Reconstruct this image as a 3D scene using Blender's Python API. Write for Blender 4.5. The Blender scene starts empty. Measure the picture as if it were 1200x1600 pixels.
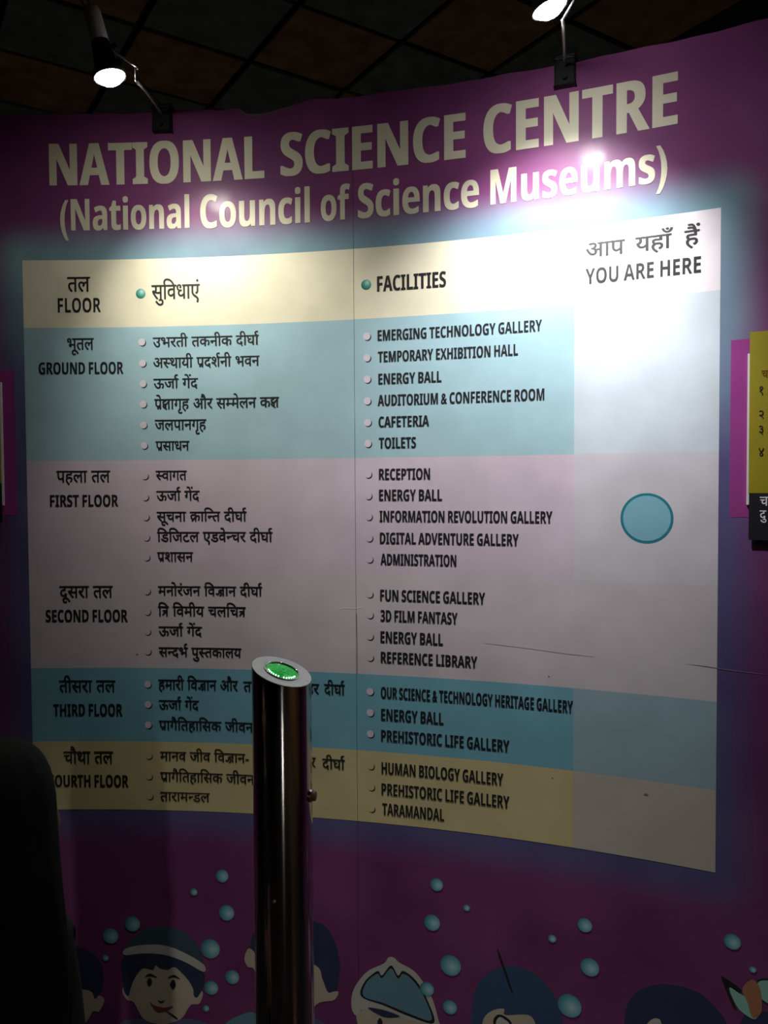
import bpy, bmesh, math, random
from mathutils import Vector, Matrix

random.seed(7)
scene = bpy.context.scene
COL = scene.collection

# ------------------------------------------------------------------ camera
EYE = Vector((0.0, 0.0, 1.5))
PITCH, ROLL = 0.0337, -0.0059
cam_data = bpy.data.cameras.new('camera')
cam_data.sensor_fit = 'VERTICAL'
cam_data.sensor_height = 36.0
cam_data.lens = 1214.58 / 1600.0 * 36.0
cam_data.clip_start = 0.02
cam = bpy.data.objects.new('camera', cam_data)
COL.objects.link(cam)
fwd = Vector((0, math.cos(PITCH), -math.sin(PITCH)))
up0 = Vector((0, math.sin(PITCH), math.cos(PITCH)))
rt0 = Vector((1, 0, 0))
rt = math.cos(ROLL) * rt0 + math.sin(ROLL) * up0
up = -math.sin(ROLL) * rt0 + math.cos(ROLL) * up0
cam.matrix_world = Matrix(((rt.x, up.x, -fwd.x, EYE.x), (rt.y, up.y, -fwd.y, EYE.y),
                           (rt.z, up.z, -fwd.z, EYE.z), (0, 0, 0, 1)))
scene.camera = cam

# ------------------------------------------------------------------ world, exposure
world = bpy.data.worlds.new('dark_hall')
scene.world = world
world.use_nodes = True
world.node_tree.nodes['Background'].inputs[0].default_value = (0.6, 0.55, 0.6, 1)
world.node_tree.nodes['Background'].inputs[1].default_value = 0.0015
vs = scene.view_settings
vs.view_transform = 'Standard'
vs.look = 'None'
vs.gamma = 1.0
vs.exposure = -0.25
vs.use_curve_mapping = False

# lamp settings (the lights themselves are made in each lamp's builder)
LAMPS = [  # lens, lens normal, aim of the beam, clip position along the wall, watts, colour, lens glow, label
    dict(lens=(0.318, 1.500, 2.401), axis=(0.30, 0.02, -0.95), aim=(0.40, 1.83, 1.86), clip_s=1.292, hub=(0.018, -0.016, 0.02),
         watts=84.0, cone=94, color=(1.0, 0.98, 0.98), glow=300.0,
         label='clip-on spotlight above the end of the word CENTRE, the brighter one'),
    dict(lens=(-0.580, 1.690, 2.377), axis=(0.25, 0.02, -0.97), aim=(-0.375, 2.02, 1.80), clip_s=0.279, hub=(0.055, -0.012, 0.0),
         watts=38.0, cone=92, color=(1.0, 0.97, 0.87), glow=200.0,
         label='clip-on spotlight above the word NATIONAL, the dimmer one'),
]

# ------------------------------------------------------------------ helpers
def add_obj(name, me, mat=None, parent=None):
    o = bpy.data.objects.new(name, me)
    COL.objects.link(o)
    if mat is not None:
        me.materials.append(mat)
    if parent is not None:
        o.parent = parent
    return o

def origin_of(o):
    v = Vector((0, 0, 0))
    while o is not None:
        v += o.location
        o = o.parent
    return v

def mesh_obj(name, verts, faces, mat, parent=None, smooth=False):
    """vertices in world space; the object keeps its parent's origin"""
    off = origin_of(parent) if parent else Vector((0, 0, 0))
    me = bpy.data.meshes.new(name)
    me.from_pydata([Vector(v) - off for v in verts], [], faces)
    me.update()
    if smooth:
        for p in me.polygons:
            p.use_smooth = True
    return add_obj(name, me, mat, parent)

def bm_obj(name, bm, mat, parent=None, smooth=False):
    off = origin_of(parent) if parent else Vector((0, 0, 0))
    bmesh.ops.translate(bm, verts=bm.verts, vec=-off)
    me = bpy.data.meshes.new(name)
    bm.to_mesh(me)
    bm.free()
    if smooth:
        for p in me.polygons:
            p.use_smooth = True
    return add_obj(name, me, mat, parent)

def empty(name, loc, label=None, category=None, group=None):
    o = bpy.data.objects.new(name, None)
    o.empty_display_size = 0.05
    COL.objects.link(o)
    o.location = loc
    if label:
        o['label'] = label
        o['category'] = category
    if group:
        o['group'] = group
    return o

def frame_for(axis):
    z = Vector(axis).normalized()
    x = z.orthogonal().normalized()
    return x, z.cross(x), z

def lathe(profile, base, axis, seg=32, bm=None):
    """profile: (radius, distance along the axis) pairs"""
    bm = bm or bmesh.new()
    x, y, z = frame_for(axis)
    base = Vector(base)
    rings = []
    for r, h in profile:
        if r < 1e-6:
            rings.append([bm.verts.new(base + z * h)])
        else:
            rings.append([bm.verts.new(base + z * h + (x * math.cos(t) + y * math.sin(t)) * r)
                          for t in (2 * math.pi * k / seg for k in range(seg))])
    for a, b in zip(rings, rings[1:]):
        for k in range(seg):
            k2 = (k + 1) % seg
            if len(a) == 1 and len(b) == 1:
                continue
            if len(a) == 1:
                bm.faces.new((a[0], b[k], b[k2]))
            elif len(b) == 1:
                bm.faces.new((a[k], b[0], a[k2]))
            else:
                bm.faces.new((a[k], b[k], b[k2], a[k2]))
    bmesh.ops.recalc_face_normals(bm, faces=bm.faces)
    return bm

def tube(points, radius, seg=12):
    bm = bmesh.new()
    pts = [Vector(p) for p in points]
    rings = []
    ref = None
    for i, p in enumerate(pts):
        d = (pts[min(i + 1, len(pts) - 1)] - pts[max(i - 1, 0)]).normalized()
        x = d.orthogonal().normalized() if ref is None else (ref - d * ref.dot(d)).normalized()
        ref = x
        y = d.cross(x)
        rings.append([bm.verts.new(p + (x * math.cos(t) + y * math.sin(t)) * radius)
                      for t in (2 * math.pi * k / seg for k in range(seg))])
    for a, b in zip(rings, rings[1:]):
        for k in range(seg):
            bm.faces.new((a[k], a[(k + 1) % seg], b[(k + 1) % seg], b[k]))
    bm.faces.new(rings[0][::-1])
    bm.faces.new(rings[-1])
    bmesh.ops.recalc_face_normals(bm, faces=bm.faces)
    return bm

def box(center, size, axes=None, bevel=0.0):
    bm = bmesh.new()
    bmesh.ops.create_cube(bm, size=1.0)
    if axes is None:
        axes = (Vector((1, 0, 0)), Vector((0, 1, 0)), Vector((0, 0, 1)))
    for v in bm.verts:
        c = v.co.copy()
        v.co = sum((axes[i] * (c[i] * size[i]) for i in range(3)), Vector(center))
    if bevel:
        bmesh.ops.bevel(bm, geom=bm.edges[:], offset=bevel, segments=2, affect='EDGES', profile=0.5)
    return bm

# ------------------------------------------------------------------ materials
def new_mat(name):
    m = bpy.data.materials.new(name)
    m.use_nodes = True
    nt = m.node_tree
    return m, nt, nt.nodes['Principled BSDF']

def plain(name, color, rough=0.5, metal=0.0, var=0.0, scale=20.0, coat=0.0, coat_rough=0.12, spec=0.5, bump=0.0):
    m, nt, b = new_mat(name)
    b.inputs['Base Color'].default_value = (*color, 1)
    b.inputs['Roughness'].default_value = rough
    b.inputs['Metallic'].default_value = metal
    b.inputs['Coat Weight'].default_value = coat
    b.inputs['Coat Roughness'].default_value = coat_rough
    b.inputs['Coat IOR'].default_value = 1.35
    b.inputs['Specular IOR Level'].default_value = spec
    if var or bump:
        geo = nt.nodes.new('ShaderNodeNewGeometry')
        nz = nt.nodes.new('ShaderNodeTexNoise')
        nz.inputs['Scale'].default_value = scale
        nz.inputs['Detail'].default_value = 6
        nt.links.new(geo.outputs['Position'], nz.inputs['Vector'])
        if var:
            mr = nt.nodes.new('ShaderNodeMapRange')
            mr.inputs['From Min'].default_value = 0.3
            mr.inputs['From Max'].default_value = 0.7
            mr.inputs['To Min'].default_value = 1 - var
            mr.inputs['To Max'].default_value = 1 + var
            mx = nt.nodes.new('ShaderNodeVectorMath')
            mx.operation = 'SCALE'
            mx.inputs[0].default_value = color
            nt.links.new(nz.outputs['Fac'], mr.inputs['Value'])
            nt.links.new(mr.outputs['Result'], mx.inputs['Scale'])
            nt.links.new(mx.outputs['Vector'], b.inputs['Base Color'])
        if bump:
            bp = nt.nodes.new('ShaderNodeBump')
            bp.inputs['Strength'].default_value = bump
            bp.inputs['Distance'].default_value = 0.01
            nt.links.new(nz.outputs['Fac'], bp.inputs['Height'])
            nt.links.new(bp.outputs['Normal'], b.inputs['Normal'])
    return m

def glow(name, color, strength):
    m, nt, b = new_mat(name)
    b.inputs['Base Color'].default_value = (*color, 1)
    b.inputs['Emission Color'].default_value = (*color, 1)
    b.inputs['Emission Strength'].default_value = strength
    return m

PRINT = dict(rough=0.45, coat=0.07, coat_rough=0.13, spec=0.18)

def printed(name, color, var=0.07, scale=9.0):
    return plain(name, color, var=var, scale=scale, **PRINT)

TABLE_S = (-0.0985, 1.6225)      # the printed table: left and right edge along the wall
TABLE_Z = (0.641, 2.0930)        # bottom and top
COLUMN_S = 1.3125                # start of the YOU ARE HERE column
SEAM_S = 0.774

def panel_material():
    """magenta-violet print that turns blue round the edge of the table"""
    m, nt, b = new_mat('violet_print')
    N, L = nt.nodes, nt.links
    uv = N.new('ShaderNodeUVMap')
    sep = N.new('ShaderNodeSeparateXYZ')
    L.new(uv.outputs['UV'], sep.inputs[0])
    def math_(op, a, bb=None):
        n = N.new('ShaderNodeMath')
        n.operation = op
        for i, v in enumerate((a, bb)):
            if v is None:
                continue
            if isinstance(v, (int, float)):
                n.inputs[i].default_value = v
            else:
                L.new(v, n.inputs[i])
        return n.outputs[0]
    def outside(coord, lo, hi):
        c, h = (lo + hi) / 2, (hi - lo) / 2
        return math_('MAXIMUM', math_('SUBTRACT', math_('ABSOLUTE', math_('SUBTRACT', coord, c)), h), 0.0)
    dx = outside(sep.outputs['X'], *TABLE_S)
    dz = outside(sep.outputs['Y'], *TABLE_Z)
    d = math_('SQRT', math_('ADD', math_('MULTIPLY', dx, dx), math_('MULTIPLY', dz, dz)))
    ramp = N.new('ShaderNodeValToRGB')
    cr = ramp.color_ramp
    cr.interpolation = 'EASE'
    cr.elements[0].position = 0.0
    cr.elements[0].color = (0, 0, 0, 1)
    cr.elements[1].position = 1.0
    cr.elements[1].color = (1, 1, 1, 1)
    L.new(math_('DIVIDE', d, 0.115), ramp.inputs['Fac'])
    high = N.new('ShaderNodeMapRange')                     # the glow is printed cyan above the table, violet-blue below
    high.inputs['From Min'].default_value = 1.55
    high.inputs['From Max'].default_value = 2.05
    L.new(sep.outputs['Y'], high.inputs['Value'])
    halo = N.new('ShaderNodeMix')
    halo.data_type = 'RGBA'
    halo.inputs['A'].default_value = (0.105, 0.095, 0.23, 1)
    halo.inputs['B'].default_value = (0.19, 0.30, 0.37, 1)
    L.new(high.outputs['Result'], halo.inputs['Factor'])
    base = N.new('ShaderNodeMix')
    base.data_type = 'RGBA'
    base.inputs['B'].default_value = (0.175, 0.042, 0.142, 1)
    L.new(ramp.outputs['Color'], base.inputs['Factor'])
    L.new(halo.outputs['Result'], base.inputs['A'])
    nz = N.new('ShaderNodeTexNoise')
    nz.inputs['Scale'].default_value = 3.2
    nz.inputs['Detail'].default_value = 3
    L.new(uv.outputs['UV'], nz.inputs['Vector'])
    tint = N.new('ShaderNodeValToRGB')
    tint.color_ramp.elements[0].position = 0.32
    tint.color_ramp.elements[0].color = (0.75, 0.70, 0.80, 1)
    tint.color_ramp.elements[1].position = 0.70
    tint.color_ramp.elements[1].color = (1.12, 1.25, 1.1, 1)
    L.new(nz.outputs['Fac'], tint.inputs['Fac'])
    mul = N.new('ShaderNodeMix')
    mul.data_type = 'RGBA'
    mul.blend_type = 'MULTIPLY'
    mul.inputs['Factor'].default_value = 1.0
    L.new(base.outputs['Result'], mul.inputs['A'])
    L.new(tint.outputs['Color'], mul.inputs['B'])
    L.new(mul.outputs['Result'], b.inputs['Base Color'])
    b.inputs['Roughness'].default_value = PRINT['rough']
    b.inputs['Coat Weight'].default_value = PRINT['coat']
    b.inputs['Specular IOR Level'].default_value = PRINT['spec']
    b.inputs['Coat IOR'].default_value = 1.35
    b.inputs['Coat Roughness'].default_value = PRINT['coat_rough']
    return m

def ball_material(name, rim, mid, light, centre):
    """flat print of a small shaded ball: colours run outwards from an off-centre point of the disc"""
    m, nt, b = new_mat(name)
    uv = nt.nodes.new('ShaderNodeUVMap')
    d = nt.nodes.new('ShaderNodeVectorMath')
    d.operation = 'DISTANCE'
    d.inputs[1].default_value = (centre[0], centre[1], 0)
    rp = nt.nodes.new('ShaderNodeValToRGB')
    rp.color_ramp.elements[0].color = (*light, 1)
    rp.color_ramp.elements[1].color = (*rim, 1)
    rp.color_ramp.elements[1].position = 0.68
    e = rp.color_ramp.elements.new(0.36)
    e.color = (*mid, 1)
    nt.links.new(uv.outputs['UV'], d.inputs[0])
    nt.links.new(d.outputs['Value'], rp.inputs['Fac'])
    nt.links.new(rp.outputs['Color'], b.inputs['Base Color'])
    b.inputs['Roughness'].default_value = PRINT['rough']
    b.inputs['Coat Weight'].default_value = PRINT['coat']
    b.inputs['Coat IOR'].default_value = 1.35
    b.inputs['Coat Roughness'].default_value = PRINT['coat_rough']
    b.inputs['Specular IOR Level'].default_value = PRINT['spec']
    return m

M = dict(
    violet=panel_material(),
    edge=plain('board_edge', (0.10, 0.06, 0.07), 0.8, var=0.2),
    cream_text=printed('cream_lettering', (0.56, 0.53, 0.40), var=0.03),
    ink=plain('black_ink', (0.012, 0.013, 0.016), 0.45, coat=0.3),
    faded=printed('faded_ink', (0.16, 0.07, 0.01)),
    white_ink=printed('white_ink', (0.75, 0.75, 0.78)),
    header=printed('cream_band', (0.72, 0.68, 0.52)),
    header_r=printed('white_band', (0.72, 0.68, 0.72)),
    ground=printed('aqua_band', (0.34, 0.51, 0.57)),
    ground_r=printed('pale_aqua_band', (0.52, 0.58, 0.64)),
    first=printed('lilac_band', (0.58, 0.49, 0.57)),
    first_r=printed('pale_lilac_band', (0.55, 0.53, 0.58)),
    second=printed('grey_lilac_band', (0.57, 0.51, 0.55)),
    second_r=printed('pale_grey_band', (0.55, 0.51, 0.54)),
    third=printed('blue_band', (0.17, 0.40, 0.50)),
    third_r=printed('pale_blue_band', (0.29, 0.42, 0.48)),
    fourth=printed('sand_band', (0.54, 0.47, 0.25)),
    fourth_r=printed('pale_sand_band', (0.47, 0.44, 0.38)),
    bullet=printed('bullet_pale', (0.62, 0.57, 0.64), var=0.02),
    bullet_shadow=printed('bullet_crescent', (0.035, 0.035, 0.045), var=0.0),
    green=ball_material('bullet_green', (0.015, 0.10, 0.085), (0.08, 0.32, 0.27), (0.42, 0.66, 0.58), (0.62, 0.70)),
    disc=printed('marker_blue', (0.20, 0.42, 0.53)),
    ring=printed('marker_teal', (0.02, 0.20, 0.24)),
    pink=printed('pink_print', (0.27, 0.045, 0.22)),
    bubble=ball_material('bubble_print', (0.03, 0.14, 0.18), (0.14, 0.38, 0.44), (0.42, 0.62, 0.64), (0.66, 0.46)),
    bubble_flip=ball_material('bubble_print_flip', (0.03, 0.14, 0.18), (0.14, 0.38, 0.44), (0.42, 0.62, 0.64), (0.60, 0.44)),
    coat=printed('drawn_coat', (0.10, 0.10, 0.20)),
    hair=printed('drawn_hair', (0.030, 0.042, 0.085)),
    cap=printed('drawn_cap', (0.05, 0.085, 0.115)),
    blue=printed('drawn_blue', (0.04, 0.075, 0.15)),
    skin=printed('drawn_skin', (0.46, 0.40, 0.31)),
    cream=printed('drawn_cream', (0.46, 0.46, 0.41)),
    red=printed('drawn_red', (0.20, 0.05, 0.05)),
    teal=printed('drawn_teal', (0.12, 0.25, 0.31)),
    mint=printed('drawn_mint', (0.25, 0.50, 0.42)),
    orange=printed('drawn_orange', (0.36, 0.17, 0.09)),
    white_board=plain('white_board', (0.62, 0.60, 0.60), 0.5, var=0.04),
    yellow=plain('yellow_poster', (0.28, 0.23, 0.008), 0.5, var=0.05, scale=14),
    black_poster=plain('black_poster', (0.012, 0.012, 0.018), 0.45),
    black=plain('black_plastic', (0.008, 0.008, 0.009), 0.55, var=0.1, spec=0.2),
    grey=plain('grey_enamel', (0.42, 0.42, 0.42), 0.35, metal=0.2, var=0.05),
    rod=plain('steel_rod', (0.30, 0.30, 0.30), 0.35, metal=0.9),
)

# ------------------------------------------------------------------ layout of the print (metres along the wall, metres above the floor)
LINES = [
    ('title', 'NATIONAL', -0.0215, 0.541, 2.2853, 0.1065),
    ('title', 'SCIENCE', 0.5882, 1.0544, 2.2868, 0.1063),
    ('title', 'CENTRE', 1.1024, 1.5314, 2.2876, 0.1126),
    ('subtitle', '(National', 0.0028, 0.3425, 2.1692, 0.0807),
    ('subtitle', 'Council', 0.3731, 0.6609, 2.1665, 0.0847),
    ('subtitle', 'of', 0.691, 0.7658, 2.167, 0.0827),
    ('subtitle', 'Science', 0.7872, 1.0883, 2.1669, 0.0843),
    ('subtitle', 'Museums)', 1.1176, 1.5123, 2.1683, 0.0813),
    ('latin', 'FACILITIES', 0.8348, 1.0078, 1.9828, 0.0379),
    ('latin', 'EMERGING TECHNOLOGY GALLERY', 0.8355, 1.2382, 1.8609, 0.0269),
    ('latin', 'TEMPORARY EXHIBITION HALL', 0.8359, 1.182, 1.8077, 0.027),
    ('latin', 'ENERGY BALL', 0.8367, 0.9958, 1.7528, 0.027),
    ('latin', 'AUDITORIUM & CONFERENCE ROOM', 0.8345, 1.2439, 1.6994, 0.0274),
    ('latin', 'CAFETERIA', 0.8365, 0.9644, 1.6459, 0.0271),
    ('latin', 'TOILETS', 0.8371, 0.9311, 1.5931, 0.0272),
    ('latin', 'RECEPTION', 0.8366, 0.9663, 1.5149, 0.0278),
    ('latin', 'ENERGY BALL', 0.8366, 0.9962, 1.4624, 0.0281),
    ('latin', 'INFORMATION REVOLUTION GALLERY', 0.8373, 1.2627, 1.4093, 0.0282),
    ('latin', 'DIGITAL ADVENTURE GALLERY', 0.838, 1.1838, 1.3543, 0.0284),
    ('latin', 'ADMINISTRATION', 0.8393, 1.0313, 1.301, 0.0284),
    ('latin', 'FUN SCIENCE GALLERY', 0.8379, 1.1023, 1.2101, 0.0287),
    ('latin', '3D FILM FANTASY', 0.8384, 1.0341, 1.1584, 0.0286),
    ('latin', 'ENERGY BALL', 0.8381, 0.9971, 1.104, 0.0293),
    ('latin', 'REFERENCE LIBRARY', 0.8386, 1.0827, 1.0528, 0.0285),
    ('latin', 'OUR SCIENCE & TECHNOLOGY HERITAGE GALLERY', 0.838, 1.3111, 0.9624, 0.0291),
    ('latin', 'ENERGY BALL', 0.8385, 0.998, 0.9058, 0.0301),
    ('latin', 'PREHISTORIC LIFE GALLERY', 0.8382, 1.1612, 0.8523, 0.0295),
    ('latin', 'HUMAN BIOLOGY GALLERY', 0.8387, 1.1462, 0.7685, 0.0305),
    ('latin', 'PREHISTORIC LIFE GALLERY', 0.8383, 1.1612, 0.7141, 0.0305),
    ('latin', 'TARAMANDAL', 0.8399, 0.9988, 0.663, 0.0306),
    ('latin', 'FLOOR', -0.0085, 0.1046, 1.9575, 0.0373),
    ('latin', 'GROUND FLOOR', -0.0615, 0.1611, 1.7971, 0.0309),
    ('latin', 'FIRST FLOOR', -0.0388, 0.1413, 1.4501, 0.0307),
    ('latin', 'SECOND FLOOR', -0.0564, 0.1612, 1.1449, 0.0319),
    ('latin', 'THIRD FLOOR', -0.0413, 0.143, 0.8931, 0.0321),
    ('latin', 'FOURTH FLOOR', -0.0553, 0.1558, 0.7022, 0.032),
    ('latin', 'YOU ARE HERE', 1.3373, 1.5831, 1.96, 0.035),
    ('hindi', 'तल', 0.018, 0.0769, 2.0112, 0.0381),
    ('hindi', 'सुविधाएं', 0.2401, 0.368, 1.9882, 0.0368),
    ('hindi', 'भूतल', 0.0146, 0.0842, 1.8601, 0.0305),
    ('hindi', 'आप', 1.3387, 1.4235, 2.0209, 0.0317),
    ('hindi', 'यहाँ', 1.4469, 1.5252, 2.0214, 0.0313),
    ('hindi', 'हैं', 1.5498, 1.5801, 2.0217, 0.0319),
    ('hindi', 'उभरती तकनीक दीर्घा', 0.2415, 0.5234, 1.8648, 0.0249),
    ('hindi', 'अस्थायी प्रदर्शनी भवन', 0.2415, 0.5245, 1.8109, 0.0257),
    ('hindi', 'ऊर्जा गेंद', 0.2414, 0.3596, 1.7577, 0.025),
    ('hindi', 'प्रेक्षागृह और सम्मेलन कक्ष', 0.2426, 0.5752, 1.7035, 0.0263),
    ('hindi', 'जलपानगृह', 0.2431, 0.3804, 1.6493, 0.0267),
    ('hindi', 'प्रसाधन', 0.2443, 0.3341, 1.5958, 0.0242),
    ('hindi', 'पहला तल', -0.0204, 0.1211, 1.5141, 0.0303),
    ('hindi', 'दूसरा तल', -0.0185, 0.1225, 1.2093, 0.0309),
    ('hindi', 'तीसरा तल', -0.0247, 0.1252, 0.9577, 0.0309),
    ('hindi', 'चौथा तल', -0.0166, 0.1154, 0.7657, 0.0319),
    ('hindi', 'स्वागत', 0.2436, 0.3261, 1.5187, 0.0243),
    ('hindi', 'ऊर्जा गेंद', 0.2444, 0.3597, 1.465, 0.0252),
    ('hindi', 'सूचना क्रान्ति दीर्घा', 0.2444, 0.4854, 1.4106, 0.0249),
    ('hindi', 'डिजिटल एडवेन्चर दीर्घा', 0.2444, 0.5543, 1.3572, 0.0253),
    ('hindi', 'प्रशासन', 0.2436, 0.3402, 1.3049, 0.0245),
    ('hindi', 'मनोरंजन विज्ञान दीर्घा', 0.2447, 0.5252, 1.2152, 0.0246),
    ('hindi', 'त्रि विमीय चलचित्र', 0.2439, 0.4798, 1.1609, 0.0255),
    ('hindi', 'ऊर्जा गेंद', 0.2447, 0.3615, 1.1083, 0.0246),
    ('hindi', 'सन्दर्भ पुस्तकालय', 0.2442, 0.4672, 1.053, 0.0247),
    ('hindi', 'हमारी विज्ञान और', 0.2416, 0.4566, 0.9651, 0.0268),
    ('hindi', 'तकनीकी धरोहर', 0.4722, 0.6752, 0.9646, 0.0262),
    ('hindi', 'दीर्घा', 0.6888, 0.7431, 0.9651, 0.0266),
    ('hindi', 'ऊर्जा गेंद', 0.2419, 0.3501, 0.9121, 0.0248),
    ('hindi', 'प्रागैतिहासिक जीवन', 0.2416, 0.4969, 0.8572, 0.0249),
    ('hindi', 'दीर्घा', 0.5125, 0.5729, 0.8595, 0.0254),
    ('hindi', 'मानव जीव विज्ञान-', 0.2432, 0.4837, 0.7749, 0.0241),
    ('hindi', 'र', 0.6512, 0.664, 0.7728, 0.026),
    ('hindi', 'दीर्घा', 0.682, 0.7416, 0.7714, 0.0259),
    ('hindi', 'प्रागैतिहासिक जीवन', 0.2429, 0.4987, 0.7189, 0.025),
    ('hindi', 'तारामन्डल', 0.242, 0.3762, 0.6663, 0.0242),
]
BULLETS = [(0.2118, 1.8778), (0.2126, 1.8230), (0.2129, 1.7697), (0.2126, 1.7164), (0.2125, 1.6621), (0.2133, 1.6086), (0.2137, 1.5289), (0.2137, 1.4735), (0.2145, 1.4213), (0.2148, 1.3674), (0.2145, 1.3150), (0.2144, 1.2253), (0.2143, 1.1710), (0.2138, 1.1183), (0.2138, 1.0655), (0.2124, 0.9776), (0.2127, 0.9237), (0.2123, 0.8688), (0.2120, 0.7864), (0.2118, 0.7313), (0.2126, 0.6778), (0.8074, 1.8733), (0.8074, 1.8200), (0.8075, 1.7665), (0.8075, 1.7122), (0.8080, 1.6586), (0.8081, 1.6056), (0.8081, 1.5285), (0.8085, 1.4745), (0.8090, 1.4220), (0.8098, 1.3679), (0.8101, 1.3144), (0.8097, 1.2259), (0.8102, 1.1731), (0.8098, 1.1184), (0.8100, 1.0645), (0.8097, 0.9769), (0.8098, 0.9227), (0.8098, 0.8685), (0.8098, 0.7860), (0.8106, 0.7316), (0.8107, 0.6761)]
BUBBLES = [(0.407, 0.470, 0.0172), (0.329, 0.423, 0.0095), (0.418, 0.371, 0.0208), (0.160, 0.331, 0.0210), (0.100, 0.297, 0.0210), (0.085, 0.237, 0.0088), (0.372, 0.271, 0.0261), (0.431, 0.198, 0.0191), (0.373, 0.165, 0.0192), (0.358, 0.108, 0.0088), (0.979, 0.500, 0.0163), (1.055, 0.452, 0.0081), (0.967, 0.401, 0.0205), (1.014, 0.299, 0.0262), (0.953, 0.228, 0.0182), (1.012, 0.192, 0.0181), (1.340, 0.460, 0.0169), (1.264, 0.412, 0.0094), (1.352, 0.361, 0.0216), (1.305, 0.257, 0.0281), (1.658, 0.495, 0.0172), (1.699, 0.444, 0.0071)]
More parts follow.
